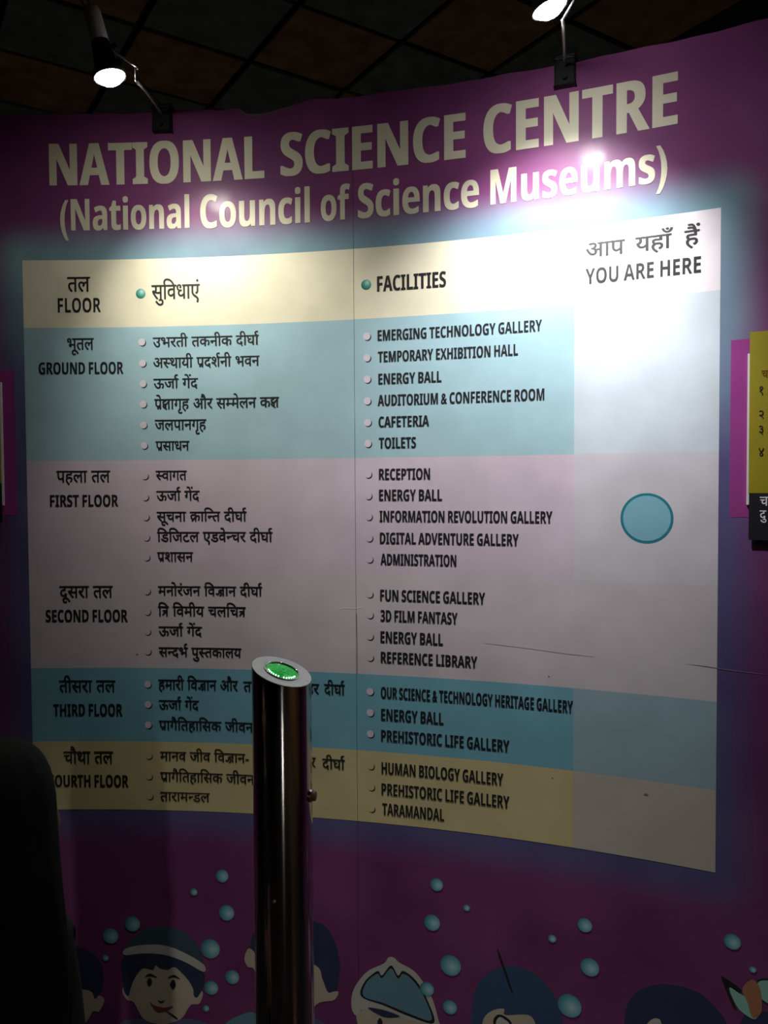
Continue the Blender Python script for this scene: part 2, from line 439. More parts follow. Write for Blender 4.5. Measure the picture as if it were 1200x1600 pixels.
DRAWINGS = [
    ('coat', 0, [(0.054, -0.017), (0.117, 0.055), (0.169, 0.07), (0.239, 0.062), (0.31, 0.076), (0.38, 0.057), (0.427, -0.009), (0.439, -0.14), (0.052, -0.159)]),
    ('skin', 1, [(0.129, 0.146), (0.138, 0.164), (0.152, 0.152), (0.156, 0.187), (0.184, 0.218), (0.247, 0.23), (0.3, 0.222), (0.323, 0.159), (0.338, 0.159), (0.35, 0.148), (0.339, 0.119), (0.316, 0.114), (0.292, 0.078), (0.262, 0.063), (0.231, 0.058), (0.187, 0.07), (0.16, 0.115), (0.141, 0.122)]),
    ('hair', 2, [(0.134, 0.238), (0.19, 0.251), (0.248, 0.248), (0.303, 0.231), (0.352, 0.206), (0.352, 0.169), (0.335, 0.137), (0.325, 0.141), (0.323, 0.159), (0.31, 0.182), (0.289, 0.204), (0.272, 0.216), (0.254, 0.208), (0.233, 0.211), (0.221, 0.219), (0.214, 0.206), (0.187, 0.209), (0.166, 0.186), (0.153, 0.156), (0.146, 0.133), (0.134, 0.147), (0.13, 0.196)]),
    ('cap', 2, [(0.139, 0.256), (0.156, 0.289), (0.196, 0.316), (0.244, 0.326), (0.296, 0.316), (0.331, 0.286), (0.353, 0.23), (0.304, 0.25), (0.248, 0.269), (0.19, 0.269)]),
    ('cream', 3, [(0.137, 0.245), (0.141, 0.263), (0.19, 0.274), (0.248, 0.274), (0.304, 0.255), (0.353, 0.227), (0.352, 0.207), (0.303, 0.231), (0.248, 0.248), (0.19, 0.251)]),
    ('ink', 4, [(0.197, 0.173), (0.205, 0.185), (0.211, 0.173), (0.204, 0.161)]),
    ('ink', 4, [(0.26, 0.168), (0.269, 0.182), (0.276, 0.169), (0.269, 0.154)]),
    ('ink', 4, [(0.191, 0.185), (0.205, 0.196), (0.226, 0.186), (0.205, 0.189)]),
    ('ink', 4, [(0.254, 0.185), (0.271, 0.195), (0.289, 0.183), (0.271, 0.188)]),
    ('ink', 4, [(0.225, 0.126), (0.235, 0.121), (0.246, 0.125), (0.235, 0.116)]),
    ('red', 4, [(0.204, 0.12), (0.214, 0.11), (0.242, 0.104), (0.268, 0.109), (0.252, 0.097), (0.228, 0.091), (0.214, 0.101)]),
    ('ink', 5, [(0.24, 0.102), (0.245, 0.099), (0.277, 0.079), (0.275, 0.074)]),
    ('hair', 1, [(-0.098, 0.126), (-0.092, 0.214), (-0.035, 0.266), (0.025, 0.262), (0.068, 0.23), (0.079, 0.177), (0.066, 0.139), (0.048, 0.124), (-0.012, 0.151)]),
    ('skin', 2, [(-0.072, 0.125), (-0.029, 0.151), (0.04, 0.146), (0.054, 0.124), (0.066, 0.133), (0.08, 0.121), (0.065, 0.089), (0.048, 0.089), (0.025, 0.057), (-0.031, 0.051), (-0.068, 0.081)]),
    ('coat', 0, [(-0.135, -0.032), (-0.074, 0.051), (-0.013, 0.054), (0.047, 0.045), (0.08, -0.034), (0.078, -0.159), (-0.138, -0.156)]),
    ('coat', 0, [(0.444, -0.034), (0.495, 0.089), (0.582, 0.11), (0.686, 0.096), (0.746, 0.002), (0.75, -0.1), (0.443, -0.139)]),
    ('teal', 1, [(0.41, 0.064), (0.442, 0.091), (0.488, 0.106), (0.509, 0.069), (0.459, 0.033)]),
    ('hair', 1, [(0.481, 0.247), (0.49, 0.317), (0.541, 0.352), (0.62, 0.369), (0.68, 0.359), (0.712, 0.317), (0.724, 0.254), (0.715, 0.193), (0.696, 0.182), (0.679, 0.215), (0.662, 0.247), (0.566, 0.254), (0.496, 0.24)]),
    ('skin', 2, [(0.465, 0.251), (0.476, 0.278), (0.493, 0.269), (0.5, 0.24), (0.566, 0.254), (0.658, 0.25), (0.677, 0.214), (0.691, 0.182), (0.708, 0.186), (0.72, 0.185), (0.708, 0.163), (0.678, 0.155), (0.659, 0.144), (0.617, 0.101), (0.547, 0.097), (0.502, 0.145), (0.493, 0.22), (0.474, 0.229)]),
    ('cream', 1, [(0.754, 0.153), (0.761, 0.199), (0.796, 0.249), (0.841, 0.277), (0.853, 0.294), (0.868, 0.296), (0.882, 0.285), (0.925, 0.265), (0.963, 0.213), (0.981, 0.158), (0.984, 0.123), (0.908, 0.139), (0.841, 0.152), (0.79, 0.149), (0.766, 0.13)]),
    ('ink', 2, [(0.781, 0.182), (0.79, 0.222), (0.824, 0.255), (0.836, 0.245), (0.86, 0.275), (0.878, 0.251), (0.892, 0.265), (0.925, 0.245), (0.954, 0.2), (0.971, 0.143), (0.908, 0.149), (0.841, 0.167)]),
    ('teal', 3, [(0.787, 0.184), (0.795, 0.221), (0.824, 0.248), (0.836, 0.238), (0.86, 0.267), (0.878, 0.243), (0.893, 0.258), (0.922, 0.239), (0.95, 0.198), (0.964, 0.149), (0.908, 0.156), (0.841, 0.173)]),
    ('skin', 1, [(0.766, 0.132), (0.793, 0.151), (0.841, 0.152), (0.908, 0.139), (0.961, 0.13), (0.949, 0.07), (0.874, 0.022), (0.798, 0.044)]),
    ('hair', 2, [(0.798, 0.155), (0.841, 0.155), (0.883, 0.145), (0.849, 0.136), (0.824, 0.141)]),
    ('ink', 3, [(0.823, 0.119), (0.83, 0.133), (0.837, 0.121), (0.83, 0.106)]),
    ('coat', 0, [(0.736, -0.102), (0.763, 0.004), (0.84, 0.05), (0.924, 0.048), (0.99, -0.055)]),
    ('blue', 1, [(1.067, 0.183), (1.074, 0.241), (1.104, 0.292), (1.152, 0.321), (1.206, 0.323), (1.252, 0.294), (1.283, 0.245), (1.287, 0.184), (1.245, 0.134), (1.136, 0.108), (1.072, 0.135)]),
    ('skin', 2, [(1.094, 0.167), (1.114, 0.2), (1.147, 0.214), (1.151, 0.199), (1.208, 0.211), (1.226, 0.186), (1.232, 0.131), (1.191, 0.069), (1.128, 0.061), (1.097, 0.1)]),
    ('ink', 3, [(1.121, 0.179), (1.134, 0.197), (1.155, 0.193), (1.167, 0.179), (1.151, 0.157), (1.128, 0.155)]),
    ('cream', 4, [(1.128, 0.177), (1.137, 0.191), (1.151, 0.187), (1.161, 0.178), (1.148, 0.162), (1.133, 0.162)]),
    ('ink', 2, [(1.133, 0.349), (1.137, 0.352), (1.167, 0.268), (1.163, 0.265)]),
    ('coat', 0, [(1.055, -0.074), (1.08, 0.03), (1.167, 0.075), (1.26, 0.058), (1.291, -0.013)]),
    ('hair', 1, [(1.431, 0.251), (1.444, 0.308), (1.479, 0.344), (1.527, 0.363), (1.581, 0.363), (1.621, 0.342), (1.652, 0.3), (1.655, 0.236), (1.549, 0.187), (1.444, 0.179)]),
    ('skin', 2, [(1.465, 0.215), (1.486, 0.266), (1.507, 0.277), (1.521, 0.263), (1.589, 0.271), (1.609, 0.236), (1.596, 0.173), (1.536, 0.123), (1.48, 0.136)]),
    ('cream', 3, [(1.488, 0.265), (1.507, 0.277), (1.51, 0.256), (1.493, 0.249)]),
    ('ink', 1, [(1.638, 0.404), (1.642, 0.41), (1.677, 0.392), (1.666, 0.381), (1.651, 0.386), (1.667, 0.348), (1.66, 0.35)]),
    ('mint', 2, [(1.653, 0.39), (1.673, 0.383), (1.692, 0.377), (1.712, 0.362), (1.705, 0.335), (1.68, 0.342), (1.665, 0.358)]),
    ('orange', 3, [(1.679, 0.395), (1.698, 0.421), (1.714, 0.405), (1.717, 0.356), (1.7, 0.337), (1.689, 0.369)]),
    ('mint', 2, [(1.709, 0.416), (1.729, 0.428), (1.76, 0.426), (1.748, 0.38), (1.717, 0.384)]),
    ('ink', 1, [(1.707, 0.418), (1.729, 0.432), (1.763, 0.429), (1.752, 0.378), (1.715, 0.381)]),
    ('hair', 1, [(1.68, 0.33), (1.711, 0.354), (1.748, 0.352), (1.749, 0.296), (1.68, 0.28)]),
]

# ------------------------------------------------------------------ the curved wall as a surface
CX, CY, RAD = -0.84059, -1.56127, 3.61049

def wall(s, z, off=0.0):
    a = s / RAD
    return Vector((CX + (RAD - off) * math.sin(a), CY + (RAD - off) * math.cos(a), z))

def wall_in(s):
    """unit vector out of the wall face, towards the room"""
    a = s / RAD
    return Vector((-math.sin(a), -math.cos(a), 0))

def wall_along(s):
    a = s / RAD
    return Vector((math.cos(a), -math.sin(a), 0))

def flat_print(name, polys, mat, parent, off, step=0.03):
    """polys: (2D vertices (s, z), faces, extra lift) laid on the curved face"""
    bm = bmesh.new()
    lifts = {}
    for verts, faces, lift in polys:
        vs_ = [bm.verts.new((x, z, lift)) for x, z in verts]
        for f in faces:
            try:
                bm.faces.new([vs_[i] for i in f])
            except ValueError:
                pass
    lo = min(v.co.x for v in bm.verts)
    hi = max(v.co.x for v in bm.verts)
    k = math.floor(lo / step) + 1
    while k * step < hi:
        bmesh.ops.bisect_plane(bm, geom=bm.verts[:] + bm.edges[:] + bm.faces[:], dist=1e-6,
                               plane_co=(k * step, 0, 0), plane_no=(1, 0, 0))
        k += 1
    for v in bm.verts:
        v.co = wall(v.co.x, v.co.y, off + v.co.z)
    return bm_obj(name, bm, mat, parent)

def rect(s0, s1, z0, z1, lift=0.0):
    return ([(s0, z0), (s1, z0), (s1, z1), (s0, z1)], [(0, 1, 2, 3)], lift)

def disc2(s, z, r, lift=0.0, n=28):
    return ([(s + r * math.cos(2 * math.pi * k / n), z + r * math.sin(2 * math.pi * k / n)) for k in range(n)],
            [tuple(range(n))], lift)

def ball_print(name, s, z, r, mat, off, n=32):
    verts = [wall(s, z, off)] + [wall(s + r * math.cos(2 * math.pi * k / n), z + r * math.sin(2 * math.pi * k / n), off) for k in range(n)]
    o = mesh_obj(name, verts, [(0, 1 + k, 1 + (k + 1) % n) for k in range(n)], mat, sign)
    lay = o.data.uv_layers.new(name='UVMap')
    for lp in o.data.loops:
        i = lp.vertex_index
        t = 2 * math.pi * (i - 1) / n
        lay.data[lp.index].uv = (0.5, 0.5) if i == 0 else (0.5 + 0.5 * math.cos(t), 0.5 + 0.5 * math.sin(t))
    return o

def smooth_outline(pts, sub=5):
    out, n = [], len(pts)
    for i in range(n):
        p0, p1, p2, p3 = (pts[(i + k - 1) % n] for k in range(4))
        for j in range(sub):
            t = j / sub
            out.append(tuple(0.5 * (2 * p1[k] + (p2[k] - p0[k]) * t + (2 * p0[k] - 5 * p1[k] + 4 * p2[k] - p3[k]) * t * t
                                    + (3 * p1[k] - p0[k] - 3 * p2[k] + p3[k]) * t ** 3) for k in (0, 1)))
    return out

# ------------------------------------------------------------------ room shell
def structure(o):
    o['kind'] = 'structure'
    return o

CEIL = 3.82
floor_mat = plain('dark_granite', (0.035, 0.03, 0.03), 0.13, var=0.5, scale=60)
dark_wall = plain('dark_paint', (0.05, 0.045, 0.05), 0.7, var=0.15, scale=4)
wood_wall = plain('brown_wood', (0.34, 0.20, 0.10), 0.5, var=0.3, scale=5)
X0, X1, Y0, Y1 = -5.0, 2.2, -9.5, 7.0
structure(bm_obj('floor', box(((X0 + X1) / 2, (Y0 + Y1) / 2, -0.05), (X1 - X0, Y1 - Y0, 0.1)), floor_mat))
structure(bm_obj('wall_front', box(((X0 + X1) / 2, Y1 + 0.05, 2.0), (X1 - X0, 0.1, 4.0)), dark_wall))
structure(bm_obj('wall_back', box(((X0 + X1) / 2, Y0 - 0.05, 2.0), (X1 - X0, 0.1, 4.0)), dark_wall))
structure(bm_obj('wall_left', box((X0 - 0.05, (Y0 + Y1) / 2, 2.0), (0.1, Y1 - Y0, 4.0)), dark_wall))
structure(bm_obj('wall_right', box((X1 + 0.05, (Y0 + Y1) / 2, 2.0), (0.1, Y1 - Y0, 4.0)), wood_wall))

ceiling = structure(bm_obj('ceiling', box(((X0 + X1) / 2, (Y0 + Y1) / 2, CEIL + 0.075), (X1 - X0, Y1 - Y0, 0.05)),
                           plain('black_void', (0.006, 0.006, 0.006), 0.9)))
brown_tile = plain('brown_tile', (0.17, 0.085, 0.035), 0.8, var=0.35, scale=9, bump=0.3)
green_tile = plain('grey_green_tile', (0.085, 0.10, 0.085), 0.8, var=0.3, scale=9, bump=0.3)
TILE, GRID = 0.6, math.radians(33)
e1 = Vector((math.cos(GRID), math.sin(GRID), 0))
e2 = Vector((-math.sin(GRID), math.cos(GRID), 0))
grid_origin = Vector((-0.396, 3.826, CEIL + 0.012))
tile_mesh = {}
for key, mat in (('b', brown_tile), ('g', green_tile)):
    bm = box((0, 0, 0), (TILE - 0.036, TILE - 0.036, 0.024), (e1, e2, Vector((0, 0, 1))), 0.004)
    me = bpy.data.meshes.new('ceiling_tile')
    bm.to_mesh(me)
    bm.free()
    me.materials.append(mat)
    tile_mesh[key] = me
for i in range(-8, 9):
    for j in range(-9, 9):
        c = grid_origin + e1 * ((i + 0.5) * TILE) + e2 * ((j + 0.5) * TILE)
        if not (X0 + 0.45 < c.x < X1 - 0.45 and 0.2 < c.y < Y1 - 0.45):
            continue
        t = bpy.data.objects.new('ceiling_tile', tile_mesh['b' if (i + j) % 2 == 0 else 'g'])
        COL.objects.link(t)
        t.parent = ceiling
        t.location = c + Vector((0, 0, random.uniform(-0.004, 0.004)))

# ------------------------------------------------------------------ the curved sign wall
sign = empty('directory_panel', wall(SEAM_S, 0.0, 0.0),
             'tall curved violet directory wall listing floors and facilities in Hindi and English', 'sign wall')
TOP = 2.4675
TEAR = [(0.40, 2.466), (0.43, 2.462), (0.465, 2.467), (0.481, 2.463), (0.497, 2.4515), (0.514, 2.4475), (0.535, 2.4485),
        (0.556, 2.449), (0.580, 2.4555), (0.607, 2.458), (0.64, 2.467), (0.674, 2.4735), (0.70, 2.4705), (0.73, 2.4685)]

def top_at(s):
    if TEAR[0][0] < s < TEAR[-1][0]:
        for (a, za), (b_, zb) in zip(TEAR, TEAR[1:]):
            if a <= s <= b_:
                return za + (zb - za) * (s - a) / (b_ - a)
    return TOP + 0.0012 * math.sin(s * 23) + 0.0008 * math.sin(s * 61)

THICK = 0.018
def panel_sheet(s0, s1, push=0.0):
    g = 0.0004
    n = max(8, int((s1 - s0) / 0.0125))
    ss = [s0 + g + (s1 - s0 - 2 * g) * k / n for k in range(n + 1)]
    verts, faces, uvs = [], [], []
    for s in ss:
        t = top_at(s)
        for z, o in ((0.0, push), (t, push), (t, -THICK), (0.0, -THICK)):
            verts.append(wall(s, z, o))
            uvs.append((s, z))
    for k in range(n):
        a, b_ = 4 * k, 4 * (k + 1)
        for c in range(4):
            d = (c + 1) % 4
            faces.append((a + c, a + d, b_ + d, b_ + c))
    faces.append((0, 3, 2, 1))
    faces.append((4 * n, 4 * n + 1, 4 * n + 2, 4 * n + 3))
    o = mesh_obj('panel_sheet', verts, faces, M['violet'], sign)
    me = o.data
    me.materials.append(M['edge'])
    lay = me.uv_layers.new(name='UVMap')
    for p in me.polygons:
        if p.index >= 4 * n or p.index % 4 != 0:
            p.material_index = 1
        for li in p.loop_indices:
            lay.data[li].uv = uvs[me.loops[li].vertex_index]
    return o

W = 1.22
for k, push in ((-2, 0.0), (-1, 0.0), (0, 0.0), (1, 0.0)):
    panel_sheet(SEAM_S + k * W, SEAM_S + (k + 1) * W, push)
# torn edge: the dark core laid bare under the peeled print
flat_print('torn_print_edge', [(smooth_outline([(0.425, 2.455), (0.47, 2.461), (0.497, 2.4455), (0.52, 2.4415), (0.556, 2.443),
           (0.60, 2.453), (0.64, 2.4625), (0.60, 2.4575), (0.556, 2.4485), (0.514, 2.447), (0.495, 2.451), (0.475, 2.4645)], 4),
           [tuple(range(48))], 0)], M['edge'], sign, 0.0006)

# printed bands of the table, each cut at the seam of the two sheets
ROWS = [('header', 2.0930, 1.9178), ('ground', 1.9178, 1.5708), ('first', 1.5708, 1.2770),
        ('second', 1.2770, 1.0218), ('third', 1.0218, 0.8250), ('fourth', 0.8250, 0.6410)]
for key, zt, zb in ROWS:
    for mat, a, b_ in ((key, TABLE_S[0], SEAM_S - 0.0005), (key, SEAM_S + 0.0005, COLUMN_S), (key + '_r', COLUMN_S, TABLE_S[1])):
        flat_print('printed_band', [rect(a, b_, zb, zt)], M[mat], sign, 0.0004)

# pink bars beside the table, behind the two notices
for a, b_ in ((1.6445, 1.995), (-0.476, -0.1255)):
    flat_print('pink_bar', [rect(a, b_, 1.428, 1.808)], M['pink'], sign, 0.0003)

# bullets
for s, z in BULLETS:
    flat_print('bullet', [disc2(s + 0.0017, z - 0.0017, 0.0094)], M['bullet_shadow'], sign, 0.0006)
    fill = 'fourth' if z < 0.825 else 'second' if 1.0218 < z < 1.277 else 'first' if 1.277 < z < 1.5708 else 'bullet'
    flat_print('bullet', [disc2(s - 0.0006, z + 0.0008, 0.0092)], M[fill], sign, 0.0008)
for s, z in ((0.2105, 2.0037), (0.8063, 2.0020)):
    ball_print('heading_bullet', s, z, 0.0128, M['green'], 0.0008)
# YOU ARE HERE marker
flat_print('marker_ring', [disc2(1.4739, 1.4230, 0.0570, n=64)], M['ring'], sign, 0.0006)
flat_print('marker_disc', [disc2(1.4739, 1.4230, 0.0512, n=64)], M['disc'], sign, 0.0009)

# bubbles
for s, z, r in BUBBLES:
    ball_print('bubble', s, z, r, M['bubble_flip'] if s > 1.0 else M['bubble'], 0.0012)

# drawings of children along the foot of the wall
DRAWN = {'cap': 'drawn_cap', 'coat': 'drawn_coat', 'hair': 'drawn_hair', 'skin': 'drawn_face', 'cream': 'drawn_cap', 'ink': 'drawn_line',
         'red': 'drawn_mouth', 'teal': 'drawn_visor', 'blue': 'drawn_hair', 'mint': 'drawn_wing', 'orange': 'drawn_wing'}
for key, layer, pts in DRAWINGS:
    o = smooth_outline(pts)
    flat_print(DRAWN[key], [(o, [tuple(range(len(o)))], 0)], M[key], sign, 0.0004 + 0.00015 * layer, step=0.02)

# scuffs
def ribbon(pts, width):
    verts, faces = [], []
    n = len(pts)
    for i, (x, y) in enumerate(pts):
        x0, y0 = pts[max(i - 1, 0)]
        x1, y1 = pts[min(i + 1, n - 1)]
        dx, dy = x1 - x0, y1 - y0
        l = math.hypot(dx, dy) or 1
        w = (width[i] if isinstance(width, (list, tuple)) else width) / 2
        verts += [(x - dy / l * w, y + dx / l * w), (x + dy / l * w, y - dx / l * w)]
    for i in range(n - 1):
        faces.append((2 * i, 2 * i + 1, 2 * i + 3, 2 * i + 2))
    return verts, faces

scuff_dark = printed('scuff_dark', (0.20, 0.17, 0.16))
scuff_pale = printed('scuff_pale', (0.75, 0.72, 0.70))
def scuff(pts, w, mat):
    v, f = ribbon(pts, w)
    flat_print('scratch', [(v, f, 0)], mat, sign, 0.0007)
scuff([(0.728, 1.186), (0.745, 1.189), (0.765, 1.188), (0.789, 1.192)], 0.0022, scuff_pale)
scuff([(0.7755, 1.175), (0.7765, 1.10), (0.776, 1.02)], 0.0014, scuff_dark)
scuff([(1.1, 1.115), (1.16, 1.112), (1.22, 1.108), (1.30, 1.102), (1.36, 1.100)], [0.0006, 0.002, 0.001, 0.002, 0.0006], printed('scuff_mid', (0.46, 0.42, 0.45)))
scuff([(1.56, 1.10), (1.60, 1.098), (1.66, 1.094), (1.72, 1.093)], [0.0004, 0.0016, 0.0012, 0.0006], printed('scuff_violet', (0.22, 0.18, 0.23)))
for s, z, r in ((1.476, 0.792, 0.004), (1.264, 0.802, 0.0022), (0.126, 1.113, 0.002), (0.185, 1.058, 0.003), (1.255, 1.045, 0.002)):
    o = [(s + r * random.uniform(.7, 1.6) * math.cos(k * math.pi / 4), z + r * random.uniform(.5, .9) * math.sin(k * math.pi / 4)) for k in range(8)]
    flat_print('scuff_mark', [(smooth_outline(o, 3), [tuple(range(24))], 0)], scuff_dark, sign, 0.0007)

# ------------------------------------------------------------------ lettering
BOLD = {}
for k in range(26):
    BOLD[chr(65 + k)] = chr(0x1D5D4 + k)
    BOLD[chr(97 + k)] = chr(0x1D5EE + k)
for k in range(10):
    BOLD[chr(48 + k)] = chr(0x1D7EC + k)
VIRAMA = '\u094d'
IMATRA = '\u093f'
MARKS = set('\u093e\u093f\u0940\u0941\u0942\u0943\u0947\u0948\u094b\u094c\u0901\u0902')

need = set('|')
for kind, text, *_ in LINES:
    need |= {BOLD.get(c, c) if kind != 'hindi' else c for c in text if c != ' '}
need |= set('\u0967\u0968\u0969\u096a.\u091a\u0926\u0941\u091c\u0924\u0915\u0937\u093e')
need |= {BOLD['H']}
tmp = {}
for ch in sorted(need):
    pair = []
    for body in (ch, ch + '|'):
        cu = bpy.data.curves.new('glyph', 'FONT')
        cu.body = body
        cu.size = 1.0
        cu.resolution_u = 4
        ob = bpy.data.objects.new('glyph', cu)
        COL.objects.link(ob)
        pair.append(ob)
    tmp[ch] = pair
deps = bpy.context.evaluated_depsgraph_get()
GLYPH = {}
def read(ob):
    ev = ob.evaluated_get(deps)
    me = ev.to_mesh()
    v = [(q.co.x, q.co.y) for q in me.vertices]
    f = [tuple(p.vertices) for p in me.polygons]
    ev.to_mesh_clear()
    return v, f
bar = read(tmp['|'][0])[0]
bar_right = max(x for x, y in bar)
bar_foot = min(y for x, y in bar)
for ch, (a, b_) in tmp.items():
    v, f = read(a)
    v2, _ = read(b_)
    GLYPH[ch] = (v, f, max(x for x, y in v2 if abs(y - bar_foot) < 1e-4) - bar_right)
for a, b_ in tmp.values():
    for ob in (a, b_):
        cu = ob.data
        bpy.data.objects.remove(ob)
        bpy.data.curves.remove(cu)

AA = GLYPH['\u093e'][0]
HEAD = max(y for x, y in AA)                                  # top of the head line
STEM = [x for x, y in AA if y < 0.2 * HEAD]
STEM_W = max(STEM) - min(STEM)                                # stroke thickness
AA_ADV = GLYPH['\u093e'][2]
STEM_RIGHT = AA_ADV - max(STEM)                               # room right of a stem
CAP = max(y for x, y in GLYPH[BOLD['H']][0])

def clip_x(v, f, xmax):
    bm = bmesh.new()
    vv = [bm.verts.new((x, y, 0)) for x, y in v]
    for q in f:
        try:
            bm.faces.new([vv[i] for i in q])
        except ValueError:
            pass
    bmesh.ops.bisect_plane(bm, geom=bm.verts[:] + bm.edges[:] + bm.faces[:], dist=1e-6,
                           plane_co=(xmax, 0, 0), plane_no=(1, 0, 0), clear_outer=True)
    bm.verts.index_update()
    out = [(w.co.x, w.co.y) for w in bm.verts], [tuple(w.index for w in q.verts) for q in bm.faces]
    bm.free()
    return out

def strokes(*lines):
    V, F = [], []
    for pts in lines:
        v, f = ribbon(pts, STEM_W)
        n = len(V)
        V += v
        F += [tuple(i + n for i in q) for q in f]
    return V, F

def conj(name):
    t, H = STEM_W, HEAD
    hl = H - t / 2
    if name == 'tra':
        adv, sx = 0.50, 0.50 - STEM_RIGHT - t / 2
        v, f = strokes([(0, hl), (adv, hl)], [(sx, H), (sx, 0)], [(sx, .56 * H), (0.07, .54 * H)], [(sx, .50 * H), (.22, .34 * H), (.06, .10 * H)])
    elif name == 'ksha':
        adv, sx = 0.62, 0.62 - STEM_RIGHT - t / 2
        v, f = strokes([(0, hl), (adv, hl)], [(sx, H), (sx, 0)],
                       [(.23, H), (.23, .80 * H), (.12, .76 * H), (.06, .66 * H), (.08, .54 * H), (.18, .47 * H), (.30, .50 * H), (sx, .74 * H)],
                       [(.20, .48 * H), (.09, .38 * H), (.07, .26 * H), (.14, .17 * H), (.26, .20 * H), (.28, .30 * H), (.20, .37 * H)],
                       [(.16, .17 * H), (.26, .07 * H), (.33, -.04 * H)])
    else:                                                      # jna
        adv, sx = 0.72, 0.72 - STEM_RIGHT - t / 2
        v, f = strokes([(0, hl), (adv, hl)], [(sx, H), (sx, 0)], [(sx, .62 * H), (.34, .60 * H), (.27, .52 * H), (.30, .36 * H), (.25, .20 * H), (.15, .16 * H), (.06, .26 * H)],
                       [(.30, .42 * H), (.42, .38 * H), (.47, .24 * H), (.42, .08 * H), (.32, .02 * H)])
    return v, f, adv

def shape_hindi(text):
    """returns placed glyph meshes and the total advance"""
    out, pen = [], 0.0
    def put(v, f, adv=0.0):
        nonlocal pen
        out.append(([(x + pen, y) for x, y in v], f))
        pen += adv
    i, n = 0, len(text)
    while i < n:
        c = text[i]
        if c == ' ':
            pen += 0.30
            i += 1
            continue
        cons = [c]
        i += 1
        while i + 1 < n and text[i] == VIRAMA:
            cons.append(text[i + 1])
            i += 2
        marks = []
        while i < n and text[i] in MARKS:
            marks.append(text[i])
            i += 1
        reph = len(cons) > 1 and cons[0] == '\u0930'
        if reph:
            cons = cons[1:]
        if IMATRA in marks:
            put(*GLYPH[IMATRA])
            marks.remove(IMATRA)
        k = 0
        while k < len(cons):
            a = cons[k]
            nx = cons[k + 1] if k + 1 < len(cons) else None
            if a == '\u0915' and nx == '\u0937':
                put(*conj('ksha')); k += 2; continue
            if a == '\u091c' and nx == '\u091e':
                put(*conj('jna')); k += 2; continue
            if a == '\u0924' and nx == '\u0930':
                put(*conj('tra')); k += 2; continue
            v, f, adv = GLYPH[a]
            if nx == '\u0930':                                # stroke below the stem
                start = pen
                put(v, f, adv)
                sx = start + (adv * 0.47 if a == '\u0915' else adv - STEM_RIGHT - STEM_W / 2)
                sv, sf = strokes([(sx, .36 * HEAD), (sx - .10, .20 * HEAD), (sx - .22, .04 * HEAD)])
                out.append((sv, sf))
                k += 2
                continue
            if nx is not None:                                # half form: the stem is cut away
                cut = adv - STEM_RIGHT - STEM_W - 0.01
                hv, hf = clip_x(v, f, cut)
                put(hv, hf, cut - 0.02)
                k += 1
                continue
            put(v, f, adv)
            k += 1
        top = None
        for m in marks:
            v, f, adv = GLYPH[m]
            if m in '\u0902\u0901' and top in ('\u0947', '\u0948'):
                v = [(x + 0.10, y + 0.06) for x, y in v]
            put(v, f, adv)
            top = m
        if reph:
            x = pen - STEM_RIGHT - STEM_W / 2
            rv, rf = strokes([(x + .01, HEAD - .02), (x - .10, HEAD + .07), (x - .11, HEAD + .15), (x - .04, HEAD + .22), (x + .08, HEAD + .22)])
            out.append((rv, rf))
    return out

def shape_latin(text):
    out, pen = [], 0.0
    for c in text:
        if c == ' ':
            pen += 0.24
            continue
        v, f, adv = GLYPH[BOLD.get(c, c)]
        out.append(([(x + pen, y) for x, y in v], f))
        if c not in BOLD:
            out.append(([(x + pen + 0.03, y) for x, y in v], f))
            adv += 0.03
        pen += adv
    return out

def letter_line(name, glyphs, s0, s1, z, h, ref, mat, parent, off, bold=(), wallmap=True):
    lo = min(x for v, f in glyphs for x, y in v)
    hi = max(x for v, f in glyphs for x, y in v)
    sx = (s1 - s0) / (hi - lo)
    sy = h / ref
    polys = []
    for k, (bx, by) in enumerate(((0.0, 0.0),) + tuple(bold)):
        for v, f in glyphs:
            polys.append(([(s0 + (x + bx - lo) * sx, z + (y + by) * sy) for x, y in v], f, 0.00004 * k))
    return flat_print(name, polys, mat, parent, off, step=0.06)

for kind, text, s0, s1, z, h in LINES:
    if kind == 'hindi':
        letter_line('lettering', shape_hindi(text), s0, s1, z, h, HEAD, M['ink'], sign, 0.0012,
                    bold=((0.016, 0.0), (-0.016, 0.0), (0.0, -0.010)))
    elif kind == 'latin':
        thin = text in ('FLOOR', 'YOU ARE HERE')
        letter_line('lettering', shape_latin(text), s0, s1, z, h, CAP, M['ink'], sign, 0.0012,
                    bold=() if thin else ((0.014, 0), (-0.014, 0)))
    elif kind == 'title':
        letter_line('title_lettering', shape_latin(text), s0, s1, z, h, CAP, M['cream_text'], sign, 0.0012,
                    bold=((0.022, 0), (-0.022, 0)))
    else:
        letter_line('subtitle_lettering', shape_latin(text), s0, s1, z, h, CAP, M['cream_text'], sign, 0.0012,
                    bold=((0.012, 0), (-0.012, 0)))

# ------------------------------------------------------------------ yellow and black notices at both sides
def curved_board(name, s0, s1, z0, z1, o0, o1, mat, parent):
    n = 12
    verts, faces = [], []
    for k in range(n + 1):
        s = s0 + (s1 - s0) * k / n
        for z, o in ((z0, o1), (z1, o1), (z1, o0), (z0, o0)):
            verts.append(wall(s, z, o))
    for k in range(n):
        a, b_ = 4 * k, 4 * k + 4
        for c in range(4):
            d = (c + 1) % 4
            faces.append((a + c, a + d, b_ + d, b_ + c))
    faces += [(0, 3, 2, 1), (4 * n, 4 * n + 1, 4 * n + 2, 4 * n + 3)]
    return mesh_obj(name, verts, faces, mat, parent)

